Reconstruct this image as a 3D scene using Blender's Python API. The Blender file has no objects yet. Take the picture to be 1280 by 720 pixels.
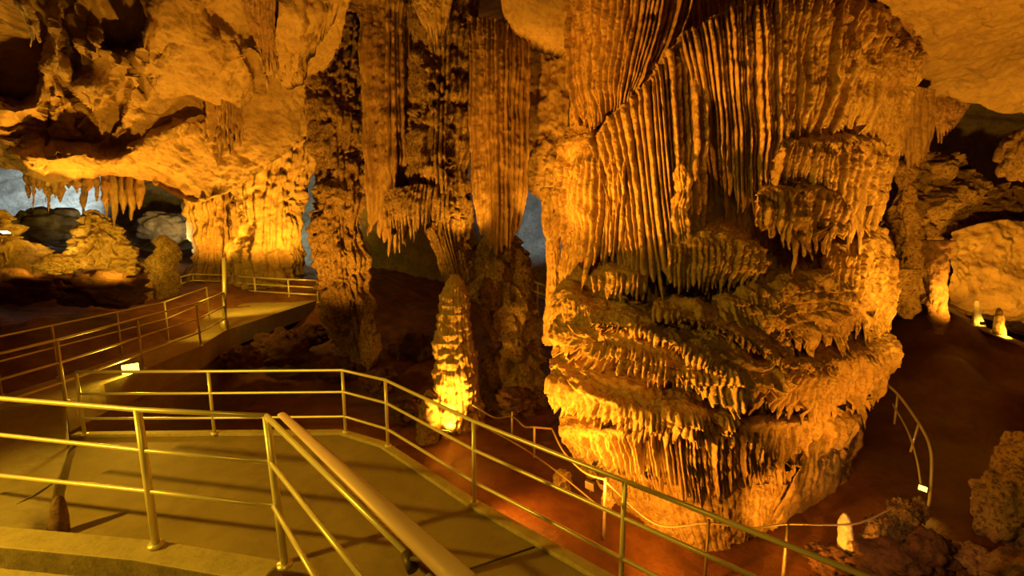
import bpy, math, random
import numpy as np
from mathutils import Vector

# ------------------------------------------------------------------ camera, world, exposure
SC = bpy.context.scene
COL = SC.collection
FPX = 560.0
PITCH = math.radians(8.13)
CAM = np.array([0.0, 0.0, 3.2])
cd = bpy.data.cameras.new('camera'); cam = bpy.data.objects.new('camera', cd); COL.objects.link(cam)
cd.sensor_width = 36; cd.lens = FPX / 1280 * 36; cd.clip_start = 0.05; cd.clip_end = 200
cam.location = CAM; cam.rotation_euler = (math.pi / 2 - PITCH, 0, 0)
SC.camera = cam
SC.view_settings.view_transform = 'Standard'; SC.view_settings.look = 'None'
SC.view_settings.exposure = 0.0; SC.view_settings.gamma = 1.0
SC.view_settings.use_curve_mapping = False
W = bpy.data.worlds.new('world'); SC.world = W; W.use_nodes = True
W.node_tree.nodes['Background'].inputs[0].default_value = (1.0, 0.16, 0.01, 1)
W.node_tree.nodes['Background'].inputs[1].default_value = 0.022

def P(px, py, Y):
    dx = (px - 640) / FPX; dy = (360 - py) / FPX
    yw = math.cos(PITCH) + dy * math.sin(PITCH); zw = dy * math.cos(PITCH) - math.sin(PITCH)
    t = Y / yw
    return np.array([dx * t, Y, 3.2 + zw * t])
def Pa(px, py, Y):
    px = np.asarray(px, float); py = np.asarray(py, float); Y = np.asarray(Y, float)
    dx = (px - 640) / FPX; dy = (360 - py) / FPX
    yw = math.cos(PITCH) + dy * math.sin(PITCH); zw = dy * math.cos(PITCH) - math.sin(PITCH)
    t = Y / yw
    return np.stack([dx * t, Y + 0 * t, 3.2 + zw * t], -1)
def G(px, py, z):
    dx = (px - 640) / FPX; dy = (360 - py) / FPX
    yw = math.cos(PITCH) + dy * math.sin(PITCH); zw = dy * math.cos(PITCH) - math.sin(PITCH)
    t = (z - 3.2) / zw
    return np.array([dx * t, yw * t, z])

def lamp(name, loc, power, color=(1, .44, .035), target=None, angle=70, size=.12, blend=.6):
    kind = 'SPOT' if target is not None else 'POINT'
    l = bpy.data.lights.new(name, kind); o = bpy.data.objects.new(name, l); COL.objects.link(o)
    l.energy = power; l.color = color; l.shadow_soft_size = size
    o.location = [float(a) for a in loc]
    if target is not None:
        l.spot_size = math.radians(angle); l.spot_blend = blend
        d = Vector([float(a) for a in target]) - Vector(o.location)
        o.rotation_euler = d.to_track_quat('-Z', 'Y').to_euler()
    return o
AMB = (1, .42, .025); RED = (1, .355, .018); YEL = (1, .57, .03); COOL = (.62, .82, 1)
# unseen floods: some follow the cave's own lighting, others added to brighten rock
lamp('unseen_flood', (-1.9, 5.4, -1.2), 4200, RED, P(860, 200, 7), 95, size=.08)
lamp('unseen_flood', (4.6, 3.3, -1.1), 1085, RED, P(1060, 280, 7), 75, size=.08)  # added from lower right to brighten the flowstone's right half
lamp('unseen_flood', (-1.8, 5.6, 3.0), 1900, RED, P(880, 60, 7), 70, size=.08)  # added above the platform to lift the upper draperies
lamp('unseen_flood', P(715, 470, 5.0) + np.array([0, 0, -1.2]), 70, RED, P(800, 540, 6.5), 120)
lamp('unseen_flood', P(790, 720, 5.2), 260, RED, P(860, 630, 6.6), 105, size=.06)  # low lamp added to brighten the skirt
lamp('unseen_flood', (-4.5, 8.5, 0.2), 2600, AMB, P(450, 110, 13), 90)
lamp('unseen_flood', (-1.5, 9.3, -1.6), 1085, AMB, P(600, 150, 12), 80)
lamp('unseen_flood', P(360, 335, 15.0), 2500, AMB, P(340, 160, 18), 120)
lamp('unseen_flood', P(70, 330, 12), 1250, AMB, P(115, 130, 11.5), 95)
lamp('unseen_flood', P(250, 330, 15.6), 900, AMB, P(262, 220, 18.2), 110)  # extra lamp added for the dim left column
lamp('unseen_flood', P(205, 345, 13), 775, AMB, P(150, 190, 12.5), 110)
lamp('unseen_flood', P(150, 338, 11.4), 900, YEL, P(122, 300, 14.5), 62)
lamp('unseen_flood', P(40, 335, 10.6), 350, YEL, P(10, 300, 13), 60)
lamp('unseen_flood', P(600, 330, 10.6), 420, AMB, P(555, 170, 12.2), 60)  # put in to brighten the streaked centre column
lamp('unseen_flood', P(672, 320, 10.8), 380, AMB, P(684, 150, 12.2), 60)  # put in to brighten the pale curtain
lamp('unseen_flood', P(1262, 420, 10.8), 310, AMB, P(1240, 300, 13), 110)
lamp('unseen_flood', (6.6, 4.2, 0.6), 2325, AMB, P(1230, 40, 8.5), 110)  # added at camera right to brighten the ceiling slab
lamp('unseen_flood', P(1235, 415, 9.5), 775, AMB, P(1170, 230, 12.5), 100)
lamp('unseen_flood', P(300, 325, 13.0), 260, YEL, P(300, 372, 15.5), 120)  # added to brighten the far deck
lamp('unseen_flood', (-7.0, 1.6, 3.6), 1350, YEL, (-2.0, 4.2, 0), 100, size=.06)
lamp('unseen_flood', (-0.5, -1.5, 6.0), 250, YEL, (0.8, 3.5, 0), 90)
lamp('unseen_flood', P(965, 745, 5.2), 300, RED, P(1025, 590, 6.8), 75, size=.06)  # added to light the smooth fin
lamp('unseen_flood', (-0.6, 6.6, -0.6), 170, (1, .36, .02), (1.1, 5.6, -2), 120)  # added amber wash on the ground right of the pillar
lamp('unseen_flood', P(240, 350, 10.0), 130, YEL, P(300, 385, 12.5), 120)  # small lamp added to light the pole
lamp('unseen_flood', P(20, 300, 20), 2600, COOL, P(40, 240, 24), 110)
lamp('unseen_flood', P(215, 300, 17), 160, (1, .95, .6), P(215, 285, 20), 110)
lamp('unseen_flood', P(385, 330, 20.3), 420, (.9, 1, .8), P(388, 290, 23), 90)
lamp('unseen_flood', P(668, 300, 16), 500, COOL, P(668, 262, 21), 60)

# ------------------------------------------------------------------ noise
def _hash(ix, iy, iz, seed):
    h = (ix * 374761393 + iy * 668265263 + iz * 2147483647 + seed * 974634777) & 0xffffffff
    h = ((h ^ (h >> 13)) * 1274126177) & 0xffffffff
    h = ((h ^ (h >> 16)) * 2246822519) & 0xffffffff
    return ((h ^ (h >> 15)) & 0xffffff) / float(0xffffff)
def vnoise(p, seed=0):
    i = np.floor(p).astype(np.int64); f = p - i
    f = f * f * f * (f * (f * 6 - 15) + 10)
    x, y, z = i[..., 0], i[..., 1], i[..., 2]; r = 0
    for a in (0, 1):
        wx = f[..., 0] if a else 1 - f[..., 0]
        for b in (0, 1):
            wy = f[..., 1] if b else 1 - f[..., 1]
            for c in (0, 1):
                wz = f[..., 2] if c else 1 - f[..., 2]
                r = r + wx * wy * wz * _hash(x + a, y + b, z + c, seed)
    return r * 2 - 1
def fbm(p, freq, octv=4, seed=0, rough=.5, ridged=False):
    s = 0; a = 1; t = 0
    for k in range(octv):
        n = vnoise(p * freq + 17.3 * k, seed + k)
        if ridged: n = 1 - 2 * np.abs(n)
        s = s + a * n; t += a; a *= rough; freq *= 2.03
    return s / t
def worley(p, freq, seed=0):
    q = p * freq; i = np.floor(q).astype(np.int64)
    d1 = np.full(q.shape[:-1], 9.0); d2 = d1.copy()
    for a in (-1, 0, 1):
        for b in (-1, 0, 1):
            for c in (-1, 0, 1):
                x = i[..., 0] + a; y = i[..., 1] + b; z = i[..., 2] + c
                dx = x + _hash(x, y, z, seed) - q[..., 0]
                dy = y + _hash(x, y, z, seed + 1) - q[..., 1]
                dz = z + _hash(x, y, z, seed + 2) - q[..., 2]
                d = np.sqrt(dx * dx + dy * dy + dz * dz)
                d2 = np.minimum(d2, np.maximum(d, d1)); d1 = np.minimum(d1, d)
    return d1, d2

# ------------------------------------------------------------------ materials
def nodes(name):
    m = bpy.data.materials.new(name); m.use_nodes = True
    nt = m.node_tree; return m, nt, nt.nodes['Principled BSDF']
def stone(name, c1, c2, c3, rough=.62, bump=.5, scale=3.0, streak=1.0, coat=.0, pits=.5):
    """limestone: two tones, darker mineral specks, grain; streak < 1 stretches the pattern vertically"""
    m, nt, b = nodes(name); N = nt.nodes.new; L = nt.links.new
    tc = N('ShaderNodeTexCoord'); mp = N('ShaderNodeMapping'); mp.inputs['Scale'].default_value = (1, 1, streak)
    L(tc.outputs['Object'], mp.inputs['Vector'])
    n1 = N('ShaderNodeTexNoise'); n1.inputs['Scale'].default_value = scale; n1.inputs['Detail'].default_value = 8; n1.inputs['Roughness'].default_value = .65
    L(mp.outputs[0], n1.inputs['Vector'])
    r1 = N('ShaderNodeValToRGB'); r1.color_ramp.elements[0].position = .35; r1.color_ramp.elements[1].position = .68
    r1.color_ramp.elements[0].color = (*c1, 1); r1.color_ramp.elements[1].color = (*c2, 1)
    L(n1.outputs[0], r1.inputs[0])
    n2 = N('ShaderNodeTexNoise'); n2.inputs['Scale'].default_value = scale * 3.4; n2.inputs['Detail'].default_value = 6; n2.inputs['Roughness'].default_value = .7
    L(mp.outputs[0], n2.inputs['Vector'])
    r2 = N('ShaderNodeValToRGB'); r2.color_ramp.elements[0].position = .40; r2.color_ramp.elements[1].position = .50
    r2.color_ramp.elements[0].color = (pits, pits, pits, 1); r2.color_ramp.elements[1].color = (0, 0, 0, 1)
    L(n2.outputs[0], r2.inputs[0])
    mx = N('ShaderNodeMix'); mx.data_type = 'RGBA'
    L(r2.outputs[0], mx.inputs[0]); L(r1.outputs[0], mx.inputs[6]); mx.inputs[7].default_value = (*c3, 1)
    L(mx.outputs[2], b.inputs['Base Color'])
    b.inputs['Roughness'].default_value = rough
    n3 = N('ShaderNodeTexNoise'); n3.inputs['Scale'].default_value = scale * 6; n3.inputs['Detail'].default_value = 8; n3.inputs['Roughness'].default_value = .7
    L(mp.outputs[0], n3.inputs['Vector'])
    bp = N('ShaderNodeBump'); bp.inputs['Strength'].default_value = bump; bp.inputs['Distance'].default_value = .09
    L(n3.outputs[0], bp.inputs['Height']); L(bp.outputs[0], b.inputs['Normal'])
    if coat: b.inputs['Coat Weight'].default_value = coat; b.inputs['Coat Roughness'].default_value = .3
    return m
M = {}
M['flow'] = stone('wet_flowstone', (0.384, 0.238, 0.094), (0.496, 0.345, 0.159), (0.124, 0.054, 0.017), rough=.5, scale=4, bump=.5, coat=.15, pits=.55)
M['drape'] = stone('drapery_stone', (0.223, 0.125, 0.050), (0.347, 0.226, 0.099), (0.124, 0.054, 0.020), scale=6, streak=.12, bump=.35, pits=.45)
M['smoothrock'] = stone('pale_rock', (0.322, 0.208, 0.089), (0.446, 0.315, 0.149), (0.161, 0.077, 0.030), scale=1.6, bump=.6, pits=.35)
M['rough'] = stone('rough_rock', (0.285, 0.167, 0.064), (0.484, 0.333, 0.149), (0.062, 0.024, 0.010), scale=5, bump=.9, pits=.85)
M['brown'] = stone('brown_rock', (.24, .13, .07), (.42, .25, .13), (.08, .03, .015), scale=3, bump=.7, pits=.6)
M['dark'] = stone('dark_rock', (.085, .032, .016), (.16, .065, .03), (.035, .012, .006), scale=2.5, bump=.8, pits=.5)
M['grey'] = stone('grey_rock', (.30, .27, .20), (.52, .47, .36), (.14, .11, .08), scale=2, bump=.6)
M['pale'] = stone('white_stone', (.55, .46, .42), (.66, .58, .54), (.36, .27, .2), scale=6, bump=.5)
M['earth'] = stone('red_clay', (.14, .05, .02), (.24, .095, .035), (.09, .03, .012), rough=.42, scale=1.5, bump=.35, coat=.1, pits=.4)
M['concrete'] = stone('worn_concrete', (.34, .28, .13), (.46, .38, .19), (.22, .17, .08), rough=.7, scale=1.4, bump=.25, pits=.3)
M['slab'] = stone('dark_concrete', (.27, .20, .085), (.36, .275, .12), (.19, .14, .06), rough=.75, scale=1.2, bump=.15, pits=.25)
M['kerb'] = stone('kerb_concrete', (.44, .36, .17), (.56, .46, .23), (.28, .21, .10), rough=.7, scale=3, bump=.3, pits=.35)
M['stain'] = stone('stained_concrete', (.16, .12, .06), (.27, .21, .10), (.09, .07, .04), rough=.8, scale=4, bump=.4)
def plain(name, c, metal=0, rough=.4, emit=None, es=0):
    m, nt, b = nodes(name); b.inputs['Base Color'].default_value = (*c, 1)
    n = nt.nodes.new('ShaderNodeTexNoise'); n.inputs['Scale'].default_value = 60
    mr = nt.nodes.new('ShaderNodeMapRange'); mr.inputs[3].default_value = rough * .8; mr.inputs[4].default_value = rough * 1.3
    nt.links.new(n.outputs[0], mr.inputs[0]); nt.links.new(mr.outputs[0], b.inputs['Roughness'])
    b.inputs['Metallic'].default_value = metal
    if emit: b.inputs['Emission Color'].default_value = (*emit, 1); b.inputs['Emission Strength'].default_value = es
    return m
M['steel'] = plain('brushed_steel', (.88, .80, .52), .35, .33)
M['bar'] = plain('pinkish_handrail_metal', (.92, .66, .62), .1, .5)
M['iron'] = plain('painted_iron', (.10, .07, .05), .3, .5)
M['rope'] = plain('rope_fibre', (.40, .30, .20), 0, .8)
M['glow'] = plain('lamp_glass', (.9, .8, .5), 0, .3, (1, .66, .08), 5)
M['glow_white'] = plain('lamp_glass_white', (.9, .9, .8), 0, .3, (1, .88, .6), 12)

# ------------------------------------------------------------------ objects
def tag(o, label=None, cat=None, group=None, kind=None):
    if label: o['label'] = label
    if cat: o['category'] = cat
    if group: o['group'] = group
    if kind: o['kind'] = kind
    return o
def empty(name, loc=(0, 0, 0)):
    o = bpy.data.objects.new(name, None); COL.objects.link(o); o.location = [float(a) for a in loc]
    o.empty_display_size = .1
    return o
def mesh_obj(name, V, quads, tris, mat, parent=None, smooth=True):
    me = bpy.data.meshes.new(name)
    V = np.asarray(V, np.float32).reshape(-1, 3)
    piv = np.zeros(3)
    if parent is not None: piv = np.array(parent.location)
    else:
        piv = V.mean(0); piv[2] = V[:, 2].min(); 
    V = V - piv.astype(np.float32)
    nq = 0 if quads is None else len(quads); nt_ = 0 if tris is None else len(tris)
    me.vertices.add(len(V)); me.vertices.foreach_set('co', V.ravel())
    loops = np.concatenate([np.asarray(a, np.int32).ravel() for a in (quads, tris) if a is not None and len(a)])
    me.loops.add(len(loops)); me.loops.foreach_set('vertex_index', loops.astype(np.int32))
    st = np.concatenate([np.arange(nq) * 4, nq * 4 + np.arange(nt_) * 3]).astype(np.int32)
    me.polygons.add(nq + nt_); me.polygons.foreach_set('loop_start', st)
    me.polygons.foreach_set('use_smooth', np.full(nq + nt_, smooth))
    me.update(calc_edges=True); me.validate()
    me.materials.append(mat)
    o = bpy.data.objects.new(name, me); COL.objects.link(o)
    if parent is not None: o.parent = parent
    else: o.location = [float(a) for a in piv]
    return o
def gridquads(nv, nu, wrap=False):
    idx = np.arange(nv * nu).reshape(nv, nu)
    if wrap: idx = np.concatenate([idx, idx[:, :1]], 1)
    a = idx[:-1, :-1]; b = idx[:-1, 1:]; c = idx[1:, 1:]; d = idx[1:, :-1]
    return np.stack([a, d, c, b], -1).reshape(-1, 4)
def solid(name, Gd, mat, back, parent=None, smooth=True):
    """a grid surface closed behind: boundary pushed along `back`, closed with a fan"""
    nv, nu = Gd.shape[:2]
    V = Gd.reshape(-1, 3); idx = np.arange(nv * nu).reshape(nv, nu)
    loop = np.concatenate([idx[0, :-1], idx[:-1, -1], idx[-1, :0:-1], idx[:0:-1, 0]])
    n = len(loop); base = len(V)
    c = V[loop].mean(0)
    ring = V[loop] + back; ring = ring + (c + back - ring) * .12
    V = np.concatenate([V, ring, [ring.mean(0) + back * .15]])
    k = np.arange(n); k2 = (k + 1) % n
    q = np.concatenate([gridquads(nv, nu), np.stack([loop, loop[k2], base + k2, base + k], -1)])
    t = np.stack([base + k, base + k2, np.full(n, base + n)], -1)
    return mesh_obj(name, V, q, t, mat, parent, smooth)

def cr(pts, t):
    """Catmull-Rom through pts (k,3) at parameters t in [0,k-1]"""
    pts = np.asarray(pts, float); k = len(pts)
    if k == 2: return pts[0] + (pts[1] - pts[0]) * t[:, None]
    ext = np.concatenate([[2 * pts[0] - pts[1]], pts, [2 * pts[-1] - pts[-2]]])
    i = np.clip(np.floor(t).astype(int), 0, k - 2); f = (t - i)[:, None]
    p0, p1, p2, p3 = ext[i], ext[i + 1], ext[i + 2], ext[i + 3]
    return .5 * ((2 * p1) + (-p0 + p2) * f + (2 * p0 - 5 * p1 + 4 * p2 - p3) * f ** 2 + (-p0 + 3 * p1 - 3 * p2 + p3) * f ** 3)
def resample(pts, n):
    pts = np.asarray(pts, float); k = len(pts)
    t = np.linspace(0, k - 1, max(400, n)); c = cr(pts, t)
    d = np.concatenate([[0], np.cumsum(np.linalg.norm(np.diff(c[:, :2], axis=0), axis=1))])
    return np.stack([np.interp(np.linspace(0, d[-1], n), d, c[:, j]) for j in range(c.shape[1])], -1)
def flutes(s, wmin, wmax, seed):
    """s: metres across. returns profile 0..1, signed offset -1..1, flute id"""
    r = np.random.RandomState(seed); lo, hi = s.min() - 1, s.max() + 1
    b = [lo]
    while b[-1] < hi: b.append(b[-1] + wmin + (wmax - wmin) * r.rand() ** 1.6)
    b = np.array(b); i = np.clip(np.searchsorted(b, s) - 1, 0, len(b) - 2)
    mid = (b[i] + b[i + 1]) / 2; hw = (b[i + 1] - b[i]) / 2
    o = np.clip((s - mid) / hw, -1, 1)
    hgt = .30 + .70 * r.rand(len(b)) ** .7
    return np.sqrt(np.clip(1 - o * o, 0, 1)) * hgt[i], o, i
def normals(Gd):
    du = np.gradient(Gd, axis=1); dv = np.gradient(Gd, axis=0)
    n = np.cross(du, dv); n /= np.linalg.norm(n, axis=-1, keepdims=True) + 1e-9
    view = Gd - CAM
    s = np.sign(np.sum((n * view).reshape(-1, 3).sum(0)))
    return -n * s
def patch(name, rows, mat, px=1.5, fl=None, lip=.0, gap=None, noise=(.05, 1.5), cells=None, terr=None, back=1.0,
          vpos=None, seed=1, parent=None, edge=0.0, pit=None, wander=.02, surf=None, nmax=620, dents=(), grit=.05):
    """rows: polylines of (px, py, Y) from top to bottom, lofted into one surface of solid rock.
    fl=(wmin,wmax,amp) vertical flutes in metres; gap: how far up the notches between stalactite tips go"""
    if surf: rows = [[(x, y, surf(x, y, d)) for x, y, d in r] for r in rows]
    wpx = max(np.linalg.norm(np.diff(np.array(r)[:, :2], axis=0), axis=1).sum() for r in rows)
    nu = int(np.clip(wpx / px, 12, nmax))
    R = np.stack([resample(r, nu) for r in rows])             # (k,nu,3) pixels + depth
    hpx = np.linalg.norm(np.diff(R[..., :2], axis=0), axis=-1).sum(0).max()
    nv = int(np.clip(hpx / px, 10, nmax))
    k = len(rows); vp = np.linspace(0, 1, k) if vpos is None else np.array(vpos, float)
    u = np.linspace(0, 1, nu); v = np.linspace(0, 1, nv)
    U, Vv = np.meshgrid(u, v)
    wm = np.linalg.norm(np.diff(Pa(*R[k // 2].T), axis=0), axis=1).sum()
    S = U * wm
    base0 = Pa(R[0][:, 0], R[0][:, 1], R[0][:, 2])
    Sw = S + wander * fbm(np.stack([S * 2.0, Vv * 3, 0 * S + seed], -1), 1.0, 2, seed)
    prof = o = None
    veff = Vv.copy()
    if fl:
        prof, o, fid = flutes(Sw, fl[0], fl[1], seed)
        if gap is not None:
            r = np.random.RandomState(seed + 5); ln = (1 - .75 * gap) + .75 * gap * r.rand(4000)
            low = 1 - gap
            L = low + (ln[fid] - low) * (1 - np.abs(o) ** 1.7)
            tt = np.clip((Vv - lip) / (1 - lip), 0, 1)
            veff = np.where(Vv > lip, lip + tt * (1 - lip) * (1 - tt + tt * L), Vv)
    if edge:
        je = fbm(np.stack([U * 9, 0 * U + seed, 0 * U], -1), 1.0, 4, seed + 3)
        veff = np.clip(veff + edge * je * Vv ** 3, 0, 1.2)
        js = fbm(np.stack([Vv * 7, 0 * U + seed, 0 * U + 4], -1), 1.0, 4, seed + 4)
    # loft
    t = np.interp(np.clip(veff, 0, 1), vp, np.arange(k))
    ext = np.concatenate([[2 * R[0] - R[1]], R, [2 * R[-1] - R[-2]]])
    i = np.clip(np.floor(t).astype(int), 0, k - 2); f = (t - i)[..., None]
    ui = np.broadcast_to(np.arange(nu), (nv, nu))
    if k == 2: Q = R[0][ui] + (R[1] - R[0])[ui] * f
    else:
        p0, p1, p2, p3 = ext[i, ui], ext[i + 1, ui], ext[i + 2, ui], ext[i + 3, ui]
        Q = .5 * ((2 * p1) + (-p0 + p2) * f + (2 * p0 - 5 * p1 + 4 * p2 - p3) * f ** 2 + (-p0 + 3 * p1 - 3 * p2 + p3) * f ** 3)
    if edge: Q[..., 0] += edge * 60 * js * (np.abs(U - .5) * 2) ** 4
    for (dx_, dy_, rx, ry, ang, dY, pw) in dents:
        ca, sa = math.cos(math.radians(ang)), math.sin(math.radians(ang))
        wx = 9 * fbm(np.stack([Q[..., 0] / 40, Q[..., 1] / 40, 0 * U + seed], -1), 1.0, 2, 77)
        a_ = ((Q[..., 0] + wx - dx_) * ca + (Q[..., 1] + wx - dy_) * sa) / rx; b_ = (-(Q[..., 0] + wx - dx_) * sa + (Q[..., 1] - wx - dy_) * ca) / ry
        Q[..., 2] += dY * np.exp(-(a_ * a_ + b_ * b_) ** pw)
    Gd = Pa(Q[..., 0], Q[..., 1], Q[..., 2])
    n = normals(Gd)
    D = np.zeros_like(U)
    if fl:
        env = np.clip((Vv - lip) / .08 + .12, 0, 1) if lip > 0 else 1.0
        D += fl[2] * (prof - .6) * env
        D += fl[2] * .25 * env * fbm(Gd * np.array([6, 6, 1.2]), 1.5, 3, seed)
    if noise: D += noise[0] * fbm(Gd, noise[1], 5, seed + 9, .55)
    if cells:
        for ca, cf in ([cells] if not isinstance(cells[0], tuple) else cells):
            wp = Gd + .15 / cf * np.stack([fbm(Gd, cf * 2, 2, seed + j) for j in range(3)], -1) * 2
            d1, d2 = worley(wp, cf, seed)
            D += ca * (np.minimum((d2 - d1) * 2.2, 1) ** .6 - .7) - ca * .35 * d1
    if terr:
        ph = Gd[..., 2] * terr[1] + .9 * fbm(Gd, 1.2, 4, seed + 2) * terr[1] * .25
        fr = ph - np.floor(ph)
        D += terr[0] * (1 - fr) ** .7 * (.55 + .45 * fbm(Gd, 5, 2, seed + 7)) 
    if pit:
        q = fbm(Gd, pit[1], 4, seed + 20, .6); D -= pit[0] * np.clip((q - .12) * 5, 0, 1)
    D += grit * fbm(Gd, 5.5, 4, seed + 60, .7)
    Gd = Gd + n * D[..., None]
    c = Gd.reshape(-1, 3).mean(0) - CAM; bk = np.array([c[0], c[1], 0]); bk = bk / np.linalg.norm(bk) * back
    return solid(name, Gd, mat, bk, parent)

def column(name, rows, mat, px=1.6, fl=None, noise=(.08, 1.5), cells=None, pit=None, depth=.8, seed=1, parent=None, terr=None, wander=.03, nmax=560, grit=.08):
    """rows: (py, x_left, x_right, Y) -> a closed body with elliptical sections"""
    rows = np.array(rows, float); k = len(rows)
    t = np.linspace(0, k - 1, 600); C = cr(rows, t)
    C[:, 0] = np.interp(t, np.arange(k), rows[:, 0])
    h = abs(C[-1, 0] - C[0, 0]); wmax = (rows[:, 2] - rows[:, 1]).max()
    nv = int(np.clip(h / px, 12, nmax)); nu = int(np.clip(wmax * 3.0 / px, 24, nmax * 1.6))
    tt = np.linspace(0, 599, nv); C = np.stack([np.interp(tt, np.arange(600), C[:, j]) for j in range(4)], -1)
    ctr = Pa((C[:, 1] + C[:, 2]) / 2, C[:, 0], C[:, 3])
    hw = (Pa(C[:, 2], C[:, 0], C[:, 3])[:, 0] - Pa(C[:, 1], C[:, 0], C[:, 3])[:, 0]) / 2
    hw = np.maximum(hw, .004)
    th = np.linspace(0, 2 * np.pi, nu, endpoint=False)
    TH, _ = np.meshgrid(th, C[:, 0]); HW = hw[:, None]
    view = ctr.mean(0)[:2]; a = math.atan2(view[0], view[1])
    lx = np.cos(TH) * HW; ly = -np.sin(TH) * HW * depth
    X = ctr[:, 0:1] + lx * math.cos(a) + ly * math.sin(a); Y = ctr[:, 1:2] - lx * math.sin(a) + ly * math.cos(a)
    Gd = np.stack([X, Y, np.broadcast_to(ctr[:, 2:3], X.shape)], -1)
    n = np.stack([np.cos(TH) * math.cos(a) - np.sin(TH) * math.sin(a), -np.cos(TH) * math.sin(a) - np.sin(TH) * math.cos(a), 0 * TH], -1)
    D = np.zeros_like(TH); hm = hw.mean()
    if fl:
        S = TH * hm + wander * fbm(np.stack([np.cos(TH) * 2, np.sin(TH) * 2, Gd[..., 2]], -1), 1.0, 2, seed)
        prof, o, fid = flutes(S, fl[0], fl[1], seed)
        D += fl[2] * (prof - .6) * np.clip(HW / hm, 0, 1)
        D += fl[2] * .3 * fbm(Gd * np.array([5, 5, 1.0]), 1.5, 3, seed)
    sc = np.clip(HW / hm, 0, 1)
    if noise: D += noise[0] * fbm(Gd, noise[1], 5, seed + 9, .55) * sc
    if cells:
        d1, d2 = worley(Gd, cells[1], seed); D += cells[0] * (np.minimum((d2 - d1) * 2.2, 1) ** .6 - .7) * sc
    if terr:
        ph = Gd[..., 2] * terr[1] + .5 * fbm(Gd, 1.5, 4, seed + 2) * terr[1] * .3; fr = ph - np.floor(ph)
        D += terr[0] * (fr ** .7) * (.5 + .5 * fbm(Gd, 4, 2, seed + 7)) * sc
    if pit:
        q = fbm(Gd, pit[1], 4, seed + 20, .6); D -= pit[0] * np.clip((q - .12) * 5, 0, 1) * sc
    D += grit * fbm(Gd * np.array([1, 1, .6]), 5.5, 4, seed + 60, .7) * sc
    D = np.maximum(D, -HW * .8)
    Gd = Gd + n * D[..., None]
    V = Gd.reshape(-1, 3); b = len(V)
    V = np.concatenate([V, [Gd[0].mean(0)], [Gd[-1].mean(0)]])
    kx = np.arange(nu); k2 = (kx + 1) % nu
    tr = np.concatenate([np.stack([kx, k2, np.full(nu, b)], -1), np.stack([(nv - 1) * nu + k2, (nv - 1) * nu + kx, np.full(nu, b + 1)], -1)])
    return mesh_obj(name, V, gridquads(nv, nu, True), tr, mat, parent)

def rock(name, c, size, mat, seed=1, parent=None, n=90, cell=None, amp=.28, freq=1.6):
    """an irregular boulder about c (world), size = half extents"""
    th = np.linspace(0, 2 * np.pi, n, endpoint=False); ph = np.linspace(.02, np.pi - .02, n // 2)
    T, Pp = np.meshgrid(th, ph)
    d = np.stack([np.cos(T) * np.sin(Pp), np.sin(T) * np.sin(Pp), np.cos(Pp)], -1)
    r = 1 + amp * fbm(d, freq, 5, seed, .55)
    d1, d2 = worley(d, 1.6 if cell is None else cell, seed); r = r + .22 * (np.minimum((d2 - d1) * 2, 1) - .6)
    Gd = np.array(c) + d * r[..., None] * np.array(size)
    nv, nu = T.shape; V = Gd.reshape(-1, 3); b = len(V); V = np.concatenate([V, [Gd[0].mean(0)], [Gd[-1].mean(0)]])
    kx = np.arange(nu); k2 = (kx + 1) % nu
    tr = np.concatenate([np.stack([kx, k2, np.full(nu, b)], -1), np.stack([(nv - 1) * nu + k2, (nv - 1) * nu + kx, np.full(nu, b + 1)], -1)])
    return mesh_obj(name, V, gridquads(nv, nu, True), tr, mat, parent)

def tube(name, pts, r, mat, parent=None, n=14, sub=0, r2=None, flat=1.0):
    """round bar along a polyline"""
    pts = np.array([np.asarray(p, float) for p in pts])
    if sub: pts = cr(pts, np.linspace(0, len(pts) - 1, sub))
    m = len(pts); V = []; T = np.gradient(pts, axis=0); T /= np.linalg.norm(T, axis=1, keepdims=True)
    up = np.array([0, 0, 1.0])
    if abs(T[0] @ up) > .9: up = np.array([1.0, 0, 0])
    for i in range(m):
        s = np.cross(T[i], up); s /= np.linalg.norm(s); w = np.cross(s, T[i])
        rr = r if r2 is None else r + (r2 - r) * i / (m - 1)
        for k in range(n):
            a = 2 * np.pi * k / n; V.append(pts[i] + rr * (np.cos(a) * s + flat * np.sin(a) * w))
    V = np.array(V); b = len(V); V = np.concatenate([V, pts[:1], pts[-1:]])
    kx = np.arange(n); k2 = (kx + 1) % n
    tr = np.concatenate([np.stack([kx, k2, np.full(n, b)], -1), np.stack([(m - 1) * n + k2, (m - 1) * n + kx, np.full(n, b + 1)], -1)])
    return mesh_obj(name, V, gridquads(m, n, True), tr, mat, parent)
def prism(name, top, depth, mat, parent=None, bevel=0.0):
    """polygon (world points, may slope) extruded straight down by depth"""
    top = np.array([np.asarray(p, float) for p in top]); n = len(top); bot = top.copy(); bot[:, 2] -= depth
    me = bpy.data.meshes.new(name); V = np.concatenate([top, bot]); piv = np.array(parent.location) if parent else np.append(V[:, :2].mean(0), V[:, 2].min())
    faces = [list(range(n)), list(range(2 * n - 1, n - 1, -1))] + [[i, i + n, (i + 1) % n + n, (i + 1) % n] for i in range(n)]
    me.from_pydata([tuple(a) for a in V - piv], [], faces); me.update(); me.materials.append(mat)
    o = bpy.data.objects.new(name, me); COL.objects.link(o)
    if parent: o.parent = parent
    else: o.location = [float(a) for a in piv]
    if bevel:
        bm = o.modifiers.new('b', 'BEVEL'); bm.width = bevel; bm.segments = 2; bm.limit_method = 'ANGLE'
    return o

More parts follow.
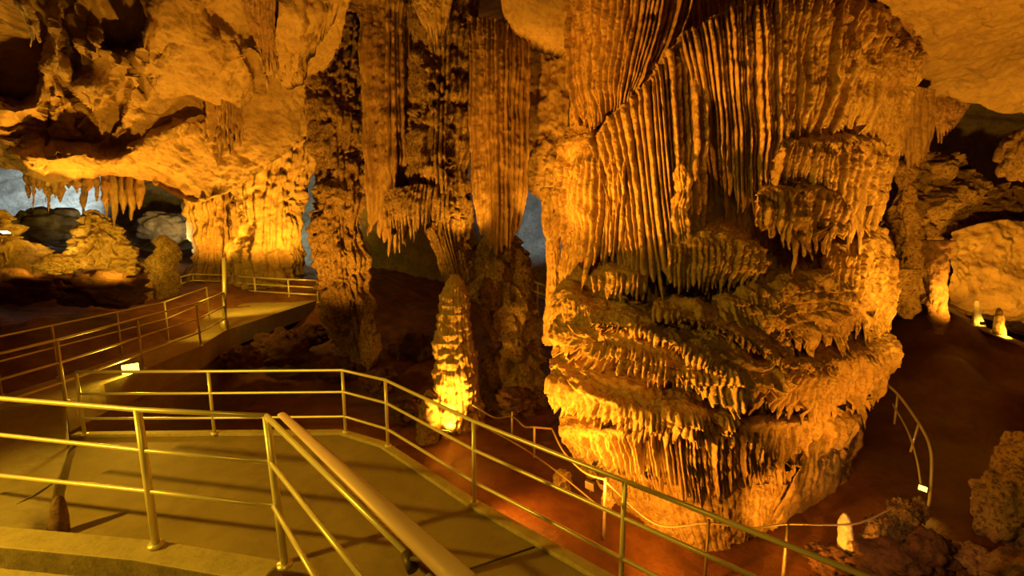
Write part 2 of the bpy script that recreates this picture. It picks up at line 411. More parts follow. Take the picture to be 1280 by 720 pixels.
# ================================================================== SETTING
# ---- ground: interpolated from measured spots
gp = [(-100, 520, 9, .0)]
def gz(points, X, Y, p=3.0):
    num = 0; den = 0
    for (a, b, z) in points:
        w = 1 / ((X - a) ** 2 + (Y - b) ** 2 + .15) ** (p / 2); num = num + w * z; den = den + w
    return num / den
GP = []
for px, py, Y in [(565, 548, 10.4), (640, 600, 7.6), (800, 690, 6.4), (900, 700, 6.4), (720, 640, 6.6), (1000, 690, 6.3), (1100, 720, 5.8),
                  (480, 520, 11), (500, 440, 13.5), (620, 470, 13), (660, 520, 11), (430, 420, 14),
                  (1200, 560, 8.6), (1150, 520, 9.5), (1260, 480, 10.5), (1180, 440, 11.2), (1270, 440, 11.5), (1190, 392, 12.4), (1280, 425, 12.4), (1260, 660, 6.2),
                  (1120, 470, 11), (1080, 560, 8.2), (1180, 640, 6.4), (1000, 560, 10), (1400, 480, 11), (1400, 600, 8)]:
    q = P(px, py, Y); GP.append(tuple(q))
for px, py, Y in [(30, 395, 13), (120, 380, 14), (200, 372, 15), (60, 335, 16), (140, 335, 16), (230, 350, 18), (330, 352, 18), (-60, 380, 13), (400, 350, 18), (180, 325, 18), (60, 300, 21)]:
    q = P(px, py, Y); GP.append(tuple(q))
GP += [(-2.5, 8.5, -1.9), (-4, 9, -1.5), (-8, 9, -1.2), (-10, 7, -1.2), (0, 5, -2), (-3, 4, -2), (3, 3, -2.1), (6, 2, -2.2), (0, 0, -2), (-6, 0, -2), (8, 5, -1.8), (0, 18, 0), (5, 18, 0), (-5, 26, 1.6), (-16, 26, 2.0), (-18, 16, 1), (12, 22, 1), (-1, 12.5, -1.2)]
n = 330
gx = np.linspace(-22, 20, n); gy = np.linspace(-2, 30, n); X, Yg = np.meshgrid(gx, gy)
Z = gz(GP, X, Yg); pp = np.stack([X, Yg, 0 * X], -1)
rough_zone = np.clip((Yg - 7.5) / 3, .12, 1) * np.where(X > 5.5, .35, 1)
Z = Z + (.22 * fbm(pp, .9, 5, 4) + .10 * fbm(pp, 3.5, 4, 8, .6)) * rough_zone
ground = solid('ground', np.stack([X, Yg, Z], -1), M['earth'], np.array([0, 0, -1.0]))
tag(ground, kind='structure', label='reddish clay cave ground below the walkways', cat='ground')
def gh(x, y): return float(gz(GP, np.array(x), np.array(y)))

# ---- back and side walls
wb = patch('wall_back', [[(-300, -420, 24), (200, -420, 25), (640, -420, 22), (1000, -400, 22), (1700, -300, 17)],
                         [(-300, 0, 24), (200, 0, 25), (640, 0, 22), (1000, 0, 22), (1700, 0, 17)],
                         [(-300, 240, 24), (200, 240, 25), (640, 240, 22), (1000, 240, 22), (1700, 200, 17)],
                         [(-300, 520, 23), (200, 440, 25), (640, 440, 20), (1000, 440, 20), (1700, 520, 16)]],
           M['grey'], px=4, noise=(.8, .35), cells=(.25, .7), back=1.0, seed=3)
tag(wb, kind='structure', label='far rock wall of the cave', cat='cave wall')
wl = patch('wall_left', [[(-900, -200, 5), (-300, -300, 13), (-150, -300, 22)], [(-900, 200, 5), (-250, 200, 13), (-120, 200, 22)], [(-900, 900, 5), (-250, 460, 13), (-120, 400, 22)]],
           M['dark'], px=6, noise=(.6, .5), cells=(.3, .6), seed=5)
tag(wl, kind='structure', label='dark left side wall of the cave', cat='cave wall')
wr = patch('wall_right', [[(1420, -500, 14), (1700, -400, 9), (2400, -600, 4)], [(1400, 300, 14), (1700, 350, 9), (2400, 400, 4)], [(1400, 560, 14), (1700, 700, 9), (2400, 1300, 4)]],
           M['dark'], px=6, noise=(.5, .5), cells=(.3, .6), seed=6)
tag(wr, kind='structure', label='dark right side wall of the cave', cat='cave wall')

# ---- ceiling, upper left: scalloped rock coming down towards the back
c1 = patch('ceiling', [[(-200, -260, 5.5), (100, -240, 6.5), (330, -220, 7), (470, -160, 8.5)],
                       [(-200, -60, 7.5), (60, -60, 8), (250, -60, 8.5), (455, -40, 10.5)],
                       [(-150, 90, 9.5), (60, 80, 10), (240, 60, 10.5), (425, 50, 12)],
                       [(-140, 170, 11), (60, 165, 12), (240, 140, 12.5), (395, 115, 13.2)],
                       [(-140, 190, 12.5), (10, 212, 13.3), (60, 236, 13.5), (120, 228, 13.6), (185, 228, 13.8), (250, 250, 14), (330, 210, 14), (400, 150, 14)]],
           M['smoothrock'], px=1.5, noise=(.20, 1.3), cells=((.14, .45), (.03, 1.7)), back=1.2, seed=22, edge=.03, nmax=700,
           dents=[(16, 60, 26, 52, -12, 5.0, 2.5), (8, 115, 30, 14, 20, 1.5, 2), (150, 20, 26, 34, -8, 5.0, 2.5), (112, 45, 8, 30, 0, .8, 1.5), (95, 20, 5, 60, 0, .9, 1.5), (88, 118, 6, 42, -35, .9, 1.5),
                  (70, 50, 20, 60, 0, -.9, 1.2), (118, 52, 18, 26, 0, -.9, 2), (155, 82, 18, 10, 0, -.7, 2), (178, 60, 8, 36, 15, -.9, 1.5), (255, 92, 74, 36, 12, -.9, 1.8), (215, 20, 50, 40, 10, -.7, 1.5), (290, 62, 70, 22, 20, -.5, 1.5),
                  (222, 136, 46, 6, 5, .8, 1.5), (180, 104, 6, 24, -30, 1.2, 1.5), (112, 120, 26, 30, 45, -.7, 2), (150, 128, 7, 40, 15, .8, 1.5), (75, 204, 64, 20, 2, -1.2, 2.5), (70, 172, 70, 4, 3, .5, 1.5), (205, 170, 60, 15, -30, -.6, 1.5),
                  (165, 168, 45, 5, -28, .5, 1.5), (30, 130, 32, 26, 0, -.7, 2), (30, 160, 30, 4, 10, .4, 1.5), (60, 140, 5, 40, 0, .7, 1.5), (320, 95, 6, 22, -20, .6, 1.5), (105, 160, 8, 24, -40, .8, 1.5)])
tag(c1, kind='structure', label='pale scalloped rock ceiling at upper left', cat='ceiling')
c2 = patch('ceiling_right', [[(1080, -260, 5.5), (1300, -260, 5.2), (1700, -260, 4.5)],
                             [(1090, -40, 7.4), (1300, -40, 7), (1600, -60, 6.4)],
                             [(1110, 60, 9), (1280, 60, 9), (1560, 60, 8.5)],
                             [(1120, 118, 10.6), (1160, 122, 10.7), (1220, 133, 10.6), (1290, 144, 10.6), (1540, 160, 10)]],
           M['smoothrock'], px=2, noise=(.22, .7), cells=(.05, 1.6), back=1.2, seed=31)
tag(c2, kind='structure', label='smooth pale ceiling slab at upper right', cat='ceiling')
c3 = patch('ceiling_middle', [[(440, -320, 8), (700, -320, 7), (1100, -320, 6)], [(440, -120, 11), (700, -120, 10), (1100, -120, 8.6)],
                              [(430, -25, 14), (640, -25, 13.5), (1130, -30, 11)], [(430, 30, 20), (640, 30, 20), (1130, 40, 16)]],
           M['brown'], px=3, noise=(.3, .8), cells=(.2, .8), back=1.2, seed=41)
tag(c3, kind='structure', label='dark rock ceiling behind the hanging draperies', cat='ceiling')

# ---- concrete platform, walkway, kerbs, steps
ZW = .45
plat = [G(84, 556, 0), G(96, 541, 0), G(432, 539, 0), G(484, 556, 0), G(593, 628, 0), G(776, 730, 0), (6.2, .2, 0), (6.2, -1.5, 0), (-1.5, -1.5, 0), (-4.8, 3.0, 0), (-6.3, 4.0, 0)]
o = prism('platform', plat, .28, M['slab']); tag(o, kind='structure', label='dark concrete viewing platform and ramp', cat='floor')
inner = [G(84, 553, 0)+np.array([0,0,.02]), G(82, 502, ZW), G(130, 480, ZW), G(179, 462, ZW), G(250, 433, ZW), G(285, 412, ZW), G(330, 397, ZW), G(400, 374, ZW)]
outer = [G(-160, 553, .35), G(-90, 520, ZW), G(0, 495, ZW), G(80, 470, ZW), G(148, 447, ZW), G(243, 416, ZW), G(262, 388, ZW), G(225, 367, ZW)]
walk = outer[1:] + [G(400, 366, ZW)] + inner[:0:-1]
o = prism('walkway', walk, .5, M['concrete']); tag(o, kind='structure', label='pale concrete walkway running to the back of the cave', cat='floor')
# sloping apron from walkway level down to the platform, at left
ap_n = 60
A0 = resample([G(-420, 540, ZW), G(-90, 519, ZW), G(82, 502, ZW)], ap_n); A1 = resample([G(-420, 700, .30), G(-60, 610, .22), G(87, 558, .06)], ap_n)
A1b = resample([G(-420, 760, .30), G(-60, 650, .25), G(70, 612, .07)], ap_n); A2 = resample([G(-420, 830, .36), G(0, 690, .36), G(58, 676, .12)], ap_n)
rows_ = []
for t in np.linspace(0, 1, 90):
    f = t * 3; i = min(int(f), 2); L_ = [A0, A1, A1b, A2]; rows_.append(L_[i] * (1 - (f - i)) + L_[i + 1] * (f - i))
Ga = np.array(rows_); Ga[..., 2] += .012 * fbm(Ga, 2.5, 4, 12)
o = solid('walkway_apron', Ga, M['concrete'], np.array([0, 0, -.35])); tag(o, kind='structure', label='worn sloping concrete joining walkway and platform', cat='floor')
def strip(name, pts, w, h, mat, label, side=1, side2=None):
    """kerb along a polyline: box section w x h"""
    pts = np.array(pts, float); T = np.gradient(pts, axis=0); S = np.stack([T[:, 1], -T[:, 0], 0 * T[:, 0]], -1); S /= np.linalg.norm(S, axis=1, keepdims=True)
    a = pts; b = pts + S * w * side; up = np.array([0, 0, h])
    Gd = np.stack([a - up * 0, a + up, b + up, b], 1)
    V = Gd.reshape(-1, 3); m = len(pts)
    q = gridquads(m, 4, True); caps = np.array([[0, 1, 2, 3], [(m - 1) * 4 + 3, (m - 1) * 4 + 2, (m - 1) * 4 + 1, (m - 1) * 4]])
    o = mesh_obj(name, V, np.concatenate([q, caps]), None, mat, None, False)
    bm = o.modifiers.new('b', 'BEVEL'); bm.width = .012; bm.segments = 2; bm.limit_method = 'ANGLE'
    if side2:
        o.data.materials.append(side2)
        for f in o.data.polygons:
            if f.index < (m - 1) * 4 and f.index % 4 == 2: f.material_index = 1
    tag(o, kind='structure', label=label, cat='kerb'); return o
e = [G(98, 543, 0), G(265, 541, 0), G(430, 540, 0), G(484, 556, 0), G(593, 627, 0), G(776, 729, 0), np.array([6.2, .25, 0])]
strip('kerb_edge', e, .13, .05, M['kerb'], 'low concrete kerb along the outer edge of the platform')
zk = .48
e = [G(-260, 640, zk), G(0, 657, zk), G(200, 675, zk), G(352, 700, zk)]
e = [p - np.array([0, 0, .5]) for p in e]
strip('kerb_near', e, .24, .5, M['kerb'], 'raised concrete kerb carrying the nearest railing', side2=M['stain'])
o = prism('step_tread', [G(-300, 690, .28), G(0, 704, .28), G(200, 735, .28), G(380, 760, .28), (-.2, 1.2, .28), (-4, 1.2, .28)], .5, M['kerb'])
tag(o, kind='structure', label='pale concrete step below the near kerb', cat='step')
# expansion joints of the concrete
def seam(a, b, label):
    o = tube('floor_seam', [a, b], .012, M['iron'], n=6); tag(o, kind='structure', label=label, cat='seam')
seam(G(556, 722, .0), G(668, 684, .0), 'joint line across the dark ramp')
seam(G(-20, 655, .235), G(68, 604, .07), 'joint line across the worn floor at left')

# ================================================================== RAILINGS
def railing(name, posts, hs, label, top=None, rr=.021, pr=.023, extra=None, loc=None, caps=True, skip=()):
    """posts: base points; hs: rail heights above base"""
    root = empty(name, loc if loc is not None else posts[0])
    for i, p in enumerate(posts):
        if i in skip: continue
        p = np.asarray(p, float)
        tube('post', [p - np.array([0, 0, .02]), p + np.array([0, 0, hs[0] + .0])], pr, M['steel'], root)
        if caps:
            tube('base_plate', [p + np.array([0, 0, -.01]), p + np.array([0, 0, .012])], pr * 2.1, M['steel'], root)
    for k, h in enumerate(hs):
        tube('rail', [np.asarray(p, float) + np.array([0, 0, h]) for p in posts], rr if k == 0 else rr * .9, M['steel'], root, n=14)
    tag(root, label, 'railing'); return root
# platform railing: back and right
b0 = [G(106, 543, .05), G(268, 542, .05), G(432, 540, .05), G(485, 557, .05), G(593, 628, .05), G(776, 730, .05), np.array([3.9, 1.45, .05])]
b0[-1] = b0[-2] + (b0[-2] - b0[-3]) * 1.05
rl = railing('platform_railing', b0, [.98, .64, .25], 'long steel railing with three rails around the outer edge of the dark platform')
# walkway railings
ib = [G(-40, 545, ZW), G(82, 501, ZW), G(179, 461, ZW), G(251, 432, ZW), G(283, 412, ZW)]
railing('walkway_railing', ib, [.98, .62, .30], 'steel railing along the near side of the rear walkway, beside the glowing floodlight')
ob = [G(-70, 515, ZW), G(2, 494, ZW), G(74, 471, ZW), G(153, 446, ZW), G(211, 427, ZW), G(262, 400, ZW)]
railing('walkway_railing', ob, [.95, .55], 'thinner steel railing on the far left side of the rear walkway above the dark pit', rr=.016, pr=.02)
db = [G(228, 372, ZW), G(243, 367, ZW), G(283, 369, ZW), G(320, 373, ZW), G(362, 376, ZW), G(398, 378, ZW)]
railing('deck_railing', db, [.78, .53, .27], 'distant steel railing on the far deck before the bright left column', rr=.03, pr=.035)
o = empty('lamp_pole', G(281, 411, ZW)); tube('pole', [G(281, 411, ZW), P(280, 322, 11.6)], .05, M['steel'], o); tube('foot', [G(281, 411, ZW), G(281, 411, ZW) + np.array([0, 0, .25])], .1, M['steel'], o)
tag(o, 'tall pale pole rising where the walkway meets the far deck', 'pole')
rb = [P(655, 372, 13), P(672, 379, 13), P(694, 387, 13)]
railing('distant_railing', rb, [.6, .32], 'short piece of pale railing glimpsed between the columns left of the huge flowstone', rr=.035, pr=.03, caps=False)
# near railing with the stair part
root = empty('near_railing', G(195, 681, zk))
zt = 1.69; cx_ = P(358, 707, 3.28)
postA = P(195, 681, 3.46); postB = P(356, 706, 3.26)
post0 = postA - (postB - postA) * 1.25; post0 = np.array([-4.3, 3.86, .48])
rails_left = []
for k, (pa, pb, pc) in enumerate([((-60, 493, 3.86), (172, 512, 3.46), (333, 520, 3.30)), ((-60, 537, 3.86), (179, 563, 3.46), (338, 578, 3.28)), ((-60, 588, 3.86), (186, 614, 3.46), (342, 633, 3.27))]):
    A_, B_, C_ = P(*pa), P(*pb), P(*pc)
    D_ = [P(545, 725, 1.95), P(455, 725, 2.2), P(396, 725, 2.42)][k]
    D_ = C_ + (D_ - C_) * 1.25
    tube('rail', [A_ - (B_ - A_) * .4, A_, B_, C_], .021 if k == 0 else .018, M['steel'], root)
    tube('stair_rail', [C_, D_], .021 if k == 0 else .018, M['steel'], root)
    if k == 0: tops = (B_, C_, A_)
for base, tp in ((postA, tops[0]), (postB, tops[1])):
    tube('post', [base, np.array([tp[0], tp[1], tp[2]])], .03, M['steel'], root)
    tube('base_plate', [base - np.array([0, 0, .01]), base + np.array([0, 0, .015])], .06, M['steel'], root)
hA = P(352, 518, 3.30); hB = P(582, 730, 1.10)
tag(tube('handrail', [hA, hA + (hB - hA) * .5, hB], .030, M['bar'], root, flat=.55, r2=.040, n=20), 'broad pinkish handrail')
br = P(512, 690, 2.02)
tube('bracket', [P(508, 692, 2.06), P(516, 712, 1.98)], .03, M['iron'], root)
tube('bracket', [P(515, 698, 2.0), P(548, 700, 1.55)], .012, M['iron'], root)
tag(root, 'nearest steel railing with three rails and corner post, continued by a broad pinkish stair handrail', 'railing')

# small bollard on the floor
bq = G(74, 664, .05)
o = column('floor_bollard', [(620, 70, 76, bq[1]), (626, 67, 79, bq[1]), (645, 64, 82, bq[1]), (668, 63, 84, bq[1])], M['brown'], noise=(.01, 6), depth=.9, seed=4, grit=.01)
tag(o, 'small dark pointed stump standing on the worn floor at left', 'stump')

# ================================================================== THE HUGE FLOWSTONE
_py = [-120, 0, 120, 250, 350, 430, 500, 600, 700]
_yc = [7.4, 7.3, 7.2, 6.95, 6.6, 6.15, 6.05, 6.3, 6.75]
_xl = [700, 702, 705, 695, 690, 692, 694, 735, 810]
_xr = [1140, 1150, 1140, 1112, 1120, 1126, 1098, 1066, 960]
def FS(x, y, d):
    xl = np.interp(y, _py, _xl); xr = np.interp(y, _py, _xr); t = np.clip((x - (xl + xr) / 2) / ((xr - xl) / 2), -1, 1)
    return np.interp(y, _py, _yc) + 1.9 * (1 - math.sqrt(1 - .97 * t * t)) - d
fr = empty('giant_flowstone', (3.4, 8.2, -2.0))
tag(fr, 'giant flowstone column with tiers of fringed ledges and long hanging draperies right of centre', 'flowstone')
# the core
rows = []
for y, inset in ((-140, 10), (0, 12), (120, 10), (250, 12), (350, 10), (430, 8), (500, 8), (560, 6), (620, 6), (680, 4), (720, 0)):
    xl = np.interp(y, _py, _xl) + inset; xr = np.interp(y, _py, _xr) - inset
    rows.append([(xl + (xr - xl) * t, y, -.02 if y > 560 else -.25) for t in np.linspace(0, 1, 9)])
patch('core', rows, M['flow'], px=1.5, fl=(.06, .16, .13), noise=(.16, 1.2), back=2.6, seed=50, parent=fr, surf=FS)
def ledge(name, back_, lip_, bot_, seed, d0=-.1, d1=.35, d2=.28, fl=(.065, .13, .13), gap=.4, lipv=None, noise=(.05, 3), px=.85, terr=None, mat='flow', back=.7, mid=None):
    """a shelf: back edge -> lip -> fringe of stalactites"""
    r0 = [(x, y, d0) for x, y in back_]; r1 = [(x, y, d1) for x, y in lip_]; r2 = [(x, y, d2) for x, y in bot_]
    h1 = np.mean([b - a for (_, a), (_, b) in zip((back_[0], back_[-1]), (lip_[0], lip_[-1]))]); 
    ya = np.mean([y for _, y in back_]); yb = np.mean([y for _, y in lip_]); yc = np.mean([y for _, y in bot_])
    lv = max(.12, min(.7, (yb - ya + 8) / (yc - ya + 8))) if lipv is None else lipv
    rws = [r0, r1, r2]; vp = [0, lv, 1]
    if mid: rws = [r0, [(x, y, d0 + (d1 - d0) * .55) for x, y in mid], r1, r2]; vp = [0, lv * .5, lv, 1]
    return patch(name, rws, M[mat], px=px, fl=fl, lip=lv * .92, gap=gap, noise=noise, terr=terr, vpos=vp, seed=seed, parent=fr, surf=FS, back=back)
# upper draperies
patch('drapery', [[(702, -120, .15), (780, -120, .25), (870, -120, .1)], [(704, 0, .15), (780, 0, .28), (868, -5, .1)], [(706, 80, .12), (770, 90, .25), (838, 72, .05)],
                  [(722, 160, .05), (740, 172, .12), (775, 138, .1), (812, 95, .0)]], M['flow'], px=.85, fl=(.06, .14, .24), gap=.10, noise=(.10, 2), parent=fr, surf=FS, seed=51, back=.8)
patch('drapery', [[(738, 172, .1), (775, 134, .15), (812, 96, .2), (838, 60, .2), (880, 35, .15)],
                  [(742, 190, .32), (778, 152, .38), (815, 118, .40), (842, 84, .38), (884, 60, .25)],
                  [(762, 260, .32), (795, 250, .38), (830, 250, .38), (858, 240, .34), (882, 240, .2)],
                  [(778, 350, .2), (803, 385, .3), (830, 380, .3), (860, 330, .25), (880, 300, .05)]], M['flow'], px=.85, fl=(.055, .13, .20), gap=.12, noise=(.07, 2), lip=.05, parent=fr, surf=FS, seed=52, back=.8)
patch('drapery', [[(845, 45, .0), (900, 18, .2), (960, -10, .2), (1010, -20, .2), (1070, -5, .1), (1110, 30, .1)],
                  [(850, 66, .35), (902, 40, .45), (960, 16, .5), (1010, 12, .5), (1060, 28, .4), (1108, 50, .3)],
                  [(868, 150, .1), (900, 150, .28), (950, 140, .45), (1000, 130, .48), (1045, 130, .4), (1085, 130, .25)],
                  [(880, 260, -.3), (900, 270, -.25), (925, 285, .0), (955, 270, .2), (985, 220, .2), (1040, 180, .1)]], M['flow'], px=.85, fl=(.055, .13, .22), gap=.14, noise=(.12, 1.6), lip=.06, parent=fr, surf=FS, seed=53, back=.8)
patch('drapery', [[(1058, 30, .1), (1090, 40, .1), (1125, 50, .1), (1158, 70, -.1)],
                  [(1050, 52, .4), (1090, 58, .42), (1125, 66, .35), (1154, 84, .1)],
                  [(1044, 130, .4), (1075, 140, .42), (1105, 150, .35), (1136, 160, .1)],
                  [(1040, 190, .25), (1062, 230, .25), (1080, 262, .2), (1096, 290, .0)]], M['flow'], px=.85, fl=(.055, .12, .22), gap=.2, noise=(.10, 2), lip=.06, parent=fr, surf=FS, seed=54, back=.7)
patch('rock_cap', [[(1010, -60, 0), (1080, -70, .0), (1150, -20, -.3)], [(1010, -15, .25), (1080, 0, .3), (1152, 30, .1)], [(1040, 25, .45), (1095, 30, .45), (1160, 66, .2)], [(1050, 40, .3), (1100, 50, .3), (1158, 84, .1)]],
      M['brown'], px=1.4, noise=(.12, 2), cells=(.12, 2.2), parent=fr, surf=FS, seed=55, back=.6)
# ledges, from the top down
ledge('ledge', [(706, 158), (730, 152), (758, 170)], [(696, 196), (738, 196), (782, 198)], [(690, 330), (735, 365), (776, 345)], 60, d0=-.15, d1=.35, d2=.25, gap=.3, fl=(.07, .16, .24), noise=(.12, 2))
ledge('ledge', [(1000, 158), (1040, 138), (1085, 142), (1106, 170)], [(974, 184), (1030, 190), (1080, 188), (1116, 196)], [(962, 260), (1010, 270), (1060, 330), (1092, 310)], 61, d1=.65, d2=.45, fl=(.07, .14, .20), mid=[(985, 172), (1035, 164), (1080, 166), (1112, 184)])
ledge('ledge', [(962, 232), (990, 212), (1030, 212), (1056, 236)], [(944, 246), (985, 246), (1030, 248), (1062, 258)], [(944, 300), (980, 338), (1012, 345), (1050, 300)], 62, d1=.85, d2=.7, gap=.5, fl=(.06, .12, .18), noise=(.1, 3), mid=[(952, 238), (988, 230), (1030, 230), (1060, 248)])
ledge('ledge', [(1052, 292), (1080, 278), (1108, 290)], [(1034, 318), (1075, 318), (1120, 322)], [(1030, 392), (1074, 436), (1112, 420)], 63, d1=.42, d2=.3, fl=(.07, .14, .16), gap=.3, noise=(.1, 2.5))
ledge('ledge', [(862, 290), (890, 274), (925, 280), (942, 300)], [(834, 318), (880, 306), (930, 312), (962, 330)], [(832, 372), (880, 380), (915, 372), (946, 360)], 64, d0=-.4, d1=.42, d2=.34, terr=(.05, 8), noise=(.16, 2.2), mid=[(840, 300), (882, 284), (928, 292), (955, 315)])
ledge('ledge', [(752, 326), (775, 316), (800, 330)], [(738, 346), (776, 342), (808, 350)], [(742, 372), (776, 384), (806, 376)], 65, d1=.5, d2=.42, gap=.5)
ledge('ledge', [(905, 350), (960, 325), (1010, 326), (1060, 340)], [(888, 396), (940, 378), (1000, 366), (1064, 366)], [(905, 432), (955, 448), (1002, 462), (1060, 450)], 66, d0=-.3, d1=.48, d2=.36, terr=(.07, 7), gap=.4, noise=(.2, 2), mid=[(895, 372), (948, 346), (1005, 342), (1062, 352)])
ledge('ledge', [(735, 384), (800, 386), (870, 412), (945, 455)], [(738, 400), (800, 408), (862, 436), (935, 480)], [(738, 416), (800, 428), (858, 458), (930, 498)], 75, d0=.2, d1=.78, d2=.66, gap=.6, noise=(.16, 2.5), fl=(.05, .11, .10))
ledge('ledge', [(820, 372), (880, 376), (940, 396), (990, 430)], [(815, 388), (872, 394), (930, 416), (980, 450)], [(815, 404), (870, 414), (925, 436), (975, 468)], 76, d0=.2, d1=.74, d2=.62, gap=.6, noise=(.16, 2.5), fl=(.05, .11, .10))
ledge('ledge', [(694, 360), (712, 350), (740, 372)], [(686, 382), (712, 378), (752, 398)], [(688, 430), (715, 440), (748, 425)], 67, d1=.35, d2=.28, gap=.35)
ledge('ledge', [(692, 400), (760, 376), (850, 384), (930, 395), (985, 430)], [(690, 420), (745, 424), (830, 452), (905, 476), (1000, 462)], [(692, 452), (745, 462), (828, 490), (900, 512), (990, 500)], 68, d0=-.15, d1=.62, d2=.52, terr=(.16, 5), gap=.55, noise=(.26, 1.8), mid=[(690, 408), (750, 398), (838, 414), (915, 432), (990, 442)])
ledge('ledge', [(1000, 440), (1050, 420), (1090, 415), (1120, 420)], [(975, 462), (1030, 466), (1085, 450), (1126, 440)], [(930, 520), (1010, 545), (1070, 545), (1096, 490)], 69, d1=.5, d2=.25, fl=(.07, .15, .24), gap=.4)
ledge('ledge', [(694, 452), (750, 458), (830, 480), (900, 500)], [(690, 484), (750, 505), (830, 524), (925, 522)], [(694, 516), (750, 545), (830, 556), (915, 560)], 70, d0=-.1, d1=.55, d2=.45, terr=(.14, 5), gap=.5, noise=(.22, 1.8), mid=[(692, 468), (750, 482), (830, 502), (910, 512)])
ledge('ledge', [(700, 520), (780, 528), (870, 530), (1000, 510), (1080, 500)], [(702, 548), (780, 546), (870, 545), (1000, 535), (1070, 530)], [(742, 600), (790, 622), (870, 640), (960, 625), (1040, 590)], 71, d0=-.1, d1=.42, d2=.05, fl=(.06, .14, .24), gap=.45, noise=(.08, 2))
patch('smooth_fin', [[(1022, 532, .1), (1045, 522, .2), (1066, 528, -.1)], [(1004, 570, .35), (1034, 565, .4), (1062, 568, .0)], [(984, 620, .35), (1026, 615, .4), (1066, 600, .0)], [(950, 670, .1), (1010, 660, .1), (1050, 640, -.3)]],
      M['smoothrock'], px=1.6, fl=(.2, .4, .04), noise=(.05, 2), parent=fr, surf=FS, seed=72, back=.5)
patch('skirt', [[(720, 560, -.1), (800, 600, .0), (900, 610, .0), (1000, 600, -.1), (1060, 580, -.3)], [(752, 610, .1), (810, 640, .2), (900, 650, .2), (980, 640, .15), (1040, 620, .0)],
                [(790, 665, .15), (840, 685, .3), (905, 692, .3), (970, 675, .2), (1010, 655, .05)], [(790, 700, .1), (840, 715, .2), (905, 722, .2), (970, 705, .1), (1010, 685, .0)]],
      M['flow'], px=1.5, fl=(.06, .2, .035), noise=(.10, 1.8), parent=fr, surf=FS, seed=73, back=.6)
r_ = FS(850, 260, .42)
column('knob', [(205, 846, 854, r_), (218, 839, 862, r_), (240, 842, 865, r_), (262, 833, 862, r_), (300, 836, 868, r_), (345, 832, 866, r_)], M['flow'], fl=(.06, .14, .06), noise=(.14, 2.5), cells=(.05, 3), depth=.7, parent=fr, seed=74, grit=.05)

# ================================================================== COLUMNS AND DRAPERIES, LEFT AND CENTRE
def T(o, label, cat, group=None): tag(o, label, cat, group); return o
T(column('limestone_column', [(70, 225, 330, 18.4), (130, 240, 315, 18.5), (200, 236, 305, 18.6), (260, 240, 300, 18.6), (320, 244, 296, 18.6), (352, 240, 300, 18.6)], M['flow'], fl=(.15, .4, .32), noise=(.5, 1.1), cells=(.15, 1.2), pit=(.3, 1.2), seed=80),
  'ridged orange limestone column left of the bright broad column', 'rock column')
T(column('limestone_column', [(60, 300, 400, 18.6), (130, 305, 396, 18.6), (200, 300, 392, 18.4), (260, 298, 374, 18.2), (310, 296, 374, 18.0), (356, 290, 382, 18.0)], M['smoothrock'], fl=(.15, .5, .34), noise=(.5, 1.0), pit=(.45, 1.1), seed=81),
  'broad bright yellow limestone column behind the far deck railing', 'rock column')
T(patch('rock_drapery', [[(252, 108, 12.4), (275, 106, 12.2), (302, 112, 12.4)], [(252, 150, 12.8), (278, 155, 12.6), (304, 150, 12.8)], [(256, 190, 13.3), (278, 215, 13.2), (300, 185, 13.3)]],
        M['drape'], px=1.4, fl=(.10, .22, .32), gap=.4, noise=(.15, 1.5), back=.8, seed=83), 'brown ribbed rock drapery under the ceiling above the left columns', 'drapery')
T(patch('rock_drapery', [[(296, -60, 8.9), (330, -60, 8.8), (368, -60, 9)], [(303, 10, 9.5), (332, 10, 9.4), (362, 10, 9.6)], [(330, 85, 10.6), (344, 105, 10.6), (356, 85, 10.7)]],
        M['brown'], px=1.2, fl=(.06, .12, .12), gap=.25, back=.8, seed=84), 'dark ribbed wedge of drapery hanging in a cleft of the left ceiling', 'drapery')
T(patch('hanging_slab', [[(350, -90, 8.5), (400, -90, 9), (440, -60, 10)], [(345, 40, 9.5), (385, 20, 9.6), (428, 0, 10)], [(350, 92, 10.8), (372, 80, 10.8), (400, 50, 11)], [(352, 108, 11.4), (368, 104, 11.4), (385, 85, 11.6)]],
        M['smoothrock'], px=1.5, noise=(.2, 1.1), cells=(.1, 1.2), back=1, seed=85), 'pale slanting rock slab left of the dark tall draperies', 'rock slab')
T(column('rock_column', [(20, 392, 455, 13.4), (110, 384, 452, 13.2), (180, 392, 452, 13), (250, 396, 452, 12.8), (330, 398, 456, 12.6), (385, 408, 466, 12.4), (450, 428, 476, 12.2)], M['rough'], px=1.2, fl=(.08, .25, .24), noise=(.35, 1.3), pit=(.22, 2.2), seed=86),
  'rugged dark-pitted rock column between the far deck and the dark hollow', 'rock column')
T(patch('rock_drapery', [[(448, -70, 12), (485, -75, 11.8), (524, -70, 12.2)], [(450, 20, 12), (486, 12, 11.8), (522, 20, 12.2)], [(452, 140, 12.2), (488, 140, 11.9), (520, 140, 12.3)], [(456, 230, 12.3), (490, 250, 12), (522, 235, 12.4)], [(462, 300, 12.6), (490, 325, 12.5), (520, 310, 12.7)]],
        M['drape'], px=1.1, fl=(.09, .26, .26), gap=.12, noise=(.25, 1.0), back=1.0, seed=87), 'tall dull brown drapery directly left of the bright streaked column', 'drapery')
T(column('rock_column', [(-60, 510, 600, 12.2), (20, 515, 598, 12.3), (100, 516, 594, 12.3), (200, 516, 590, 12.2), (260, 520, 588, 12.1), (305, 540, 585, 12.0), (350, 556, 592, 12.0)], M['rough'], px=1.2, fl=(.07, .2, .26), noise=(.25, 1.5), pit=(.24, 2.6), seed=88),
  'bright yellow streaked and pitted column between the two tall draperies', 'rock column')
